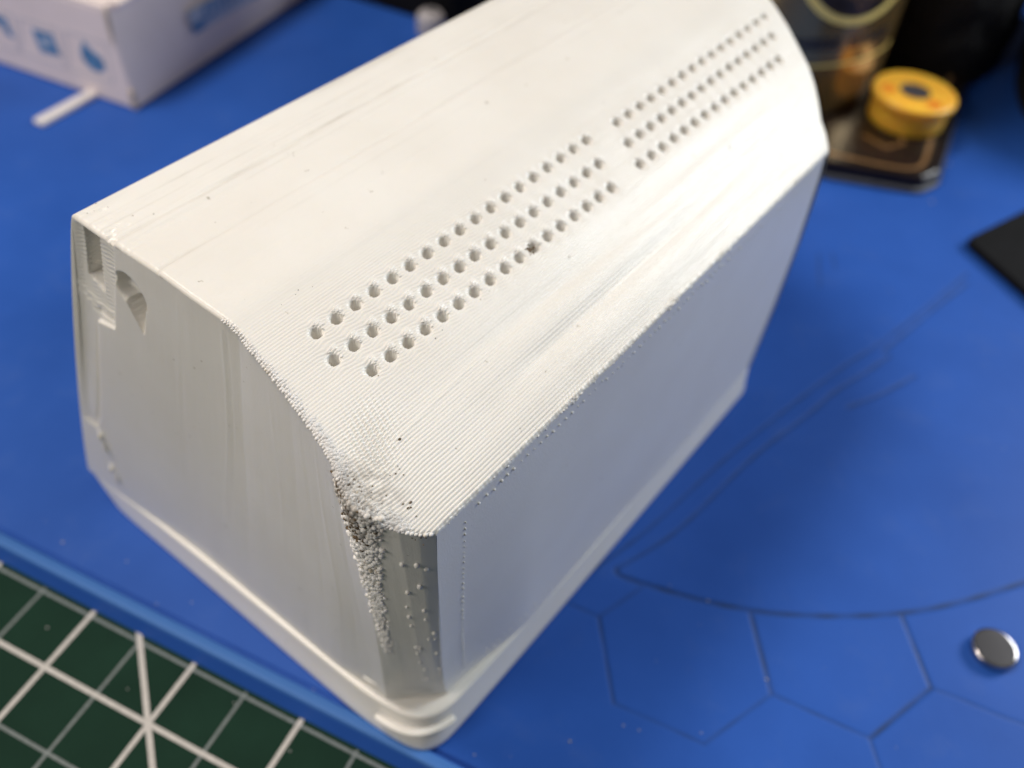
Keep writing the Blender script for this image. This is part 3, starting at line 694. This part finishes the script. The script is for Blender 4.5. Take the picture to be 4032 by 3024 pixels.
bandpoly(smoothpl([(-50, -52), (0, -48.5), (26.1, -46.8), (42, -44.6), (49.2, -41.6), (51.6, -35.5), (51.6, -17.4), (51.4, 40)], 6), 1.5, 5.66, M_golddim, 'border_line', sl)
bandpoly([(30, -30), (38.5, -34), (43.5, -28), (36, -12)], 1.6, 5.66, M_golddim, 'ornament_line', sl)

can = empty('bronze_can', (72.5, 291, 9.65)); tag(can, 'dark bronze glossy can with a gold ring emblem, standing on the black tin', 'can')
RCN = 44.6
co, fc = lathe([(0, .0), (RCN-1.5, 0), (RCN-.4, .4), (RCN, 1.3), (RCN, 118), (RCN-1, 120), (RCN-3, 120.5), (0, 120.5)], 180); mesh_obj('can_body', co, fc, M_can, can)
def oncyl(fn, nu, nv, mat, name, off):      # patch that hugs the can; fn(u,v) -> arc length from emblem axis, height
    co = []
    for i in range(nu):
        for j in range(nv):
            s_, z = fn(i/(nu-1), j/(nv-1)); an = math.radians(-42)+s_/RCN
            co.append(((RCN+off)*math.cos(an), (RCN+off)*math.sin(an), z-9.65))
    return mesh_obj(name, co, gridfaces(nu, nv), mat, can)
ZC = 69.0
oncyl(lambda u, v: ((26.6-2.6*v)*math.cos(u*2*math.pi), ZC+(26.6-2.6*v)*math.sin(u*2*math.pi)), 120, 3, M_gold, 'gold_ring', .14)
oncyl(lambda u, v: (23.9*v*math.cos(u*2*math.pi)+.0, ZC+23.9*v*math.sin(u*2*math.pi)), 90, 8, M_candark, 'emblem_disc', .08)
for (sx, sz, r) in ((0, -19, 2.4), (-4, -16, 1.8), (4, -17, 1.6), (1, -12.5, 2.2), (-7, -10, 1.5), (7, -11, 1.9), (0, -6, 2.5), (9, -4, 2), (-9, -3, 2)):
    oncyl(lambda u, v: (sx+(r-.8*v)*math.cos(u*2*math.pi), ZC+sz+(r-.8*v)*math.sin(u*2*math.pi)), 24, 2, M_golddim, 'emblem_curl', .14)
oncyl(lambda u, v: (-60+90*u, 28.4+.9*v), 90, 2, M_gold, 'gold_band', .1)
x = -24.
while x < 18:
    w = rng.uniform(1.6, 2.6); oncyl(lambda u, v: (x+w*u, 34.4+4.2*v), 4, 2, M_cantext, 'label_mark', .1); x += w+.7
    if abs(x+3) < 1.4: x += 3

sp = empty('yellow_spool', (131.0, 273.2, 9.65)); tag(sp, 'round yellow-orange flanged plastic spool with a dark centre hole on the black tin', 'spool')
co, fc = lathe([(5.2, 10.75), (13.3, 10.9), (14.0, 10.6), (14.3, 9.9), (14.2, 8.9), (13.4, 8.0), (13.0, 7.5), (12.9, .8), (12.5, .1), (5, 0.02)], 96); mesh_obj('spool_body', co, fc, M_yellow, sp)
co, fc = lathe([(4.6, 10.0), (5.2, 10.75)], 48); mesh_obj('bore_chamfer', co, fc, M_boreshade, sp)
co, fc = lathe([(0.01, 10.55), (4.6, 10.6), (5.0, 10.8)], 48); mesh_obj('bore_shade_disc', co, fc, M_boreshade, sp)  # dark disc near the top stands in for shade inside the hole
for an in (200, 320):
    co, fc = lathe([(0.01, 10.98), (2.2 if an != 265 else 1.9, 10.97), (2.7 if an != 265 else 2.6, 10.90)], 24, 9.3*math.cos(math.radians(an)) if an != 265 else -.2, 9.3*math.sin(math.radians(an)) if an != 265 else -6.6)
    mesh_obj('orange_patch', co, fc, M_orange, sp)

# ------------------------------------------------------------------ black bags and the dark slab at the right
def lump(name, c, r, p, h, seed, mat):
    nu, nv = 160, 70; co = []
    for i in range(nu):
        for j in range(nv):
            a_ = 2*math.pi*i/nu; t = j/(nv-1); ca, sa = math.cos(a_), math.sin(a_)
            q = (abs(ca)**p+abs(sa)**p)**(-1/p); k = 1-max(0, (t-.25)/.75)**2.6*1.0; k = max(k, 0)**.5
            x_, y_ = c[0]+r[0]*q*ca*k, c[1]+r[1]*q*sa*k; z_ = h*t
            n_ = noise.noise(Vector((x_*.035+seed, y_*.035, z_*.05)))*5*k*min(1, t*4)+noise.noise(Vector((x_*.12, y_*.12+seed, z_*.14)))*1.8*k*min(1, t*4)
            co.append((x_-c[0]+ca*n_, y_-c[1]+sa*n_, z_+abs(n_)*.3*t))
    fs_ = [(i*nv+j, ((i+1) % nu)*nv+j, ((i+1) % nu)*nv+j+1, i*nv+j+1) for i in range(nu) for j in range(nv-1)]
    o = mesh_obj(name, co, fs_, mat); o.location = Vector((c[0], c[1], 4.02))*K; return o
bg1 = lump('fabric_bag', (128, 382), (32, 70), 2.6, 85, 3.3, M_cloth); tag(bg1, 'rumpled black fabric bag behind the yellow spool and the can', 'bag')
bg2 = lump('fabric_pouch', (203, 352), (38, 62), 2.6, 60, 9.1, M_cloth); tag(bg2, 'dark brownish black pouch at the upper right corner', 'pouch')
wd = empty('black_slab', (161.0, 217.5, 4)); wd.rotation_euler = (0, 0, math.radians(4)); tag(wd, 'flat black slab with a rounded corner poking in at the right edge', 'slab')
out = roundpoly([(-.8, 0), (22, 33), (70, 8), (40, -42)], [3.2, 6, 6, 6], 8)
from_bm('slab_body', prism(out, .02, 2.8, .8, 3), M_black, wd, False)
mg = empty('disc_magnet', (183.5, 76.3, 4.02)); tag(mg, 'small round nickel-plated disc magnet on the blue mat', 'magnet')
co, fc = lathe([(0.01, 2.0), (4.15, 2.0), (4.42, 1.93), (4.6, 1.75), (4.62, .3), (4.45, .05), (.01, 0)], 96); 
mo = mesh_obj('magnet_body', co, fc, M_steel, mg)

# ------------------------------------------------------------------ dust
pts = []; rad = []
for x, y, r in ((-2, 9.5, .32), (13, 12, .22), (25, 6.9, .2), (31, 10.4, .2), (7, -6, .3), (-3, -14, .2), (112, 19, .3), (120, 26.5, .22), (123, 27, .22), (142.5, 48.5, .3), (126.5, 60.3, .3), (118, 60, .2), (97, 8.6, .2),
                (40, 14, .2), (148, 236, .5), (163, 222, .5), (150, 262, .5), (65, -5, .25), (50, -2, .2), (30, -9, .2), (134, 32, .2)):
    pts.append((x, y, (4.0 if y > 2.4 else 0)+r*.3)); rad.append((r, r*.8, r*.4))
for _ in range(70):
    x, y = rng.uniform(-20, 190), rng.uniform(-25, 230); r = rng.uniform(.06, .16)
    pts.append((x, y, (4.0 if y > 2.4 else 0)+r*.3)); rad.append((r, r, r*.4))
o = beads('dust', pts, rad, M_dust, None, sub=1); tag(o, kind='stuff')
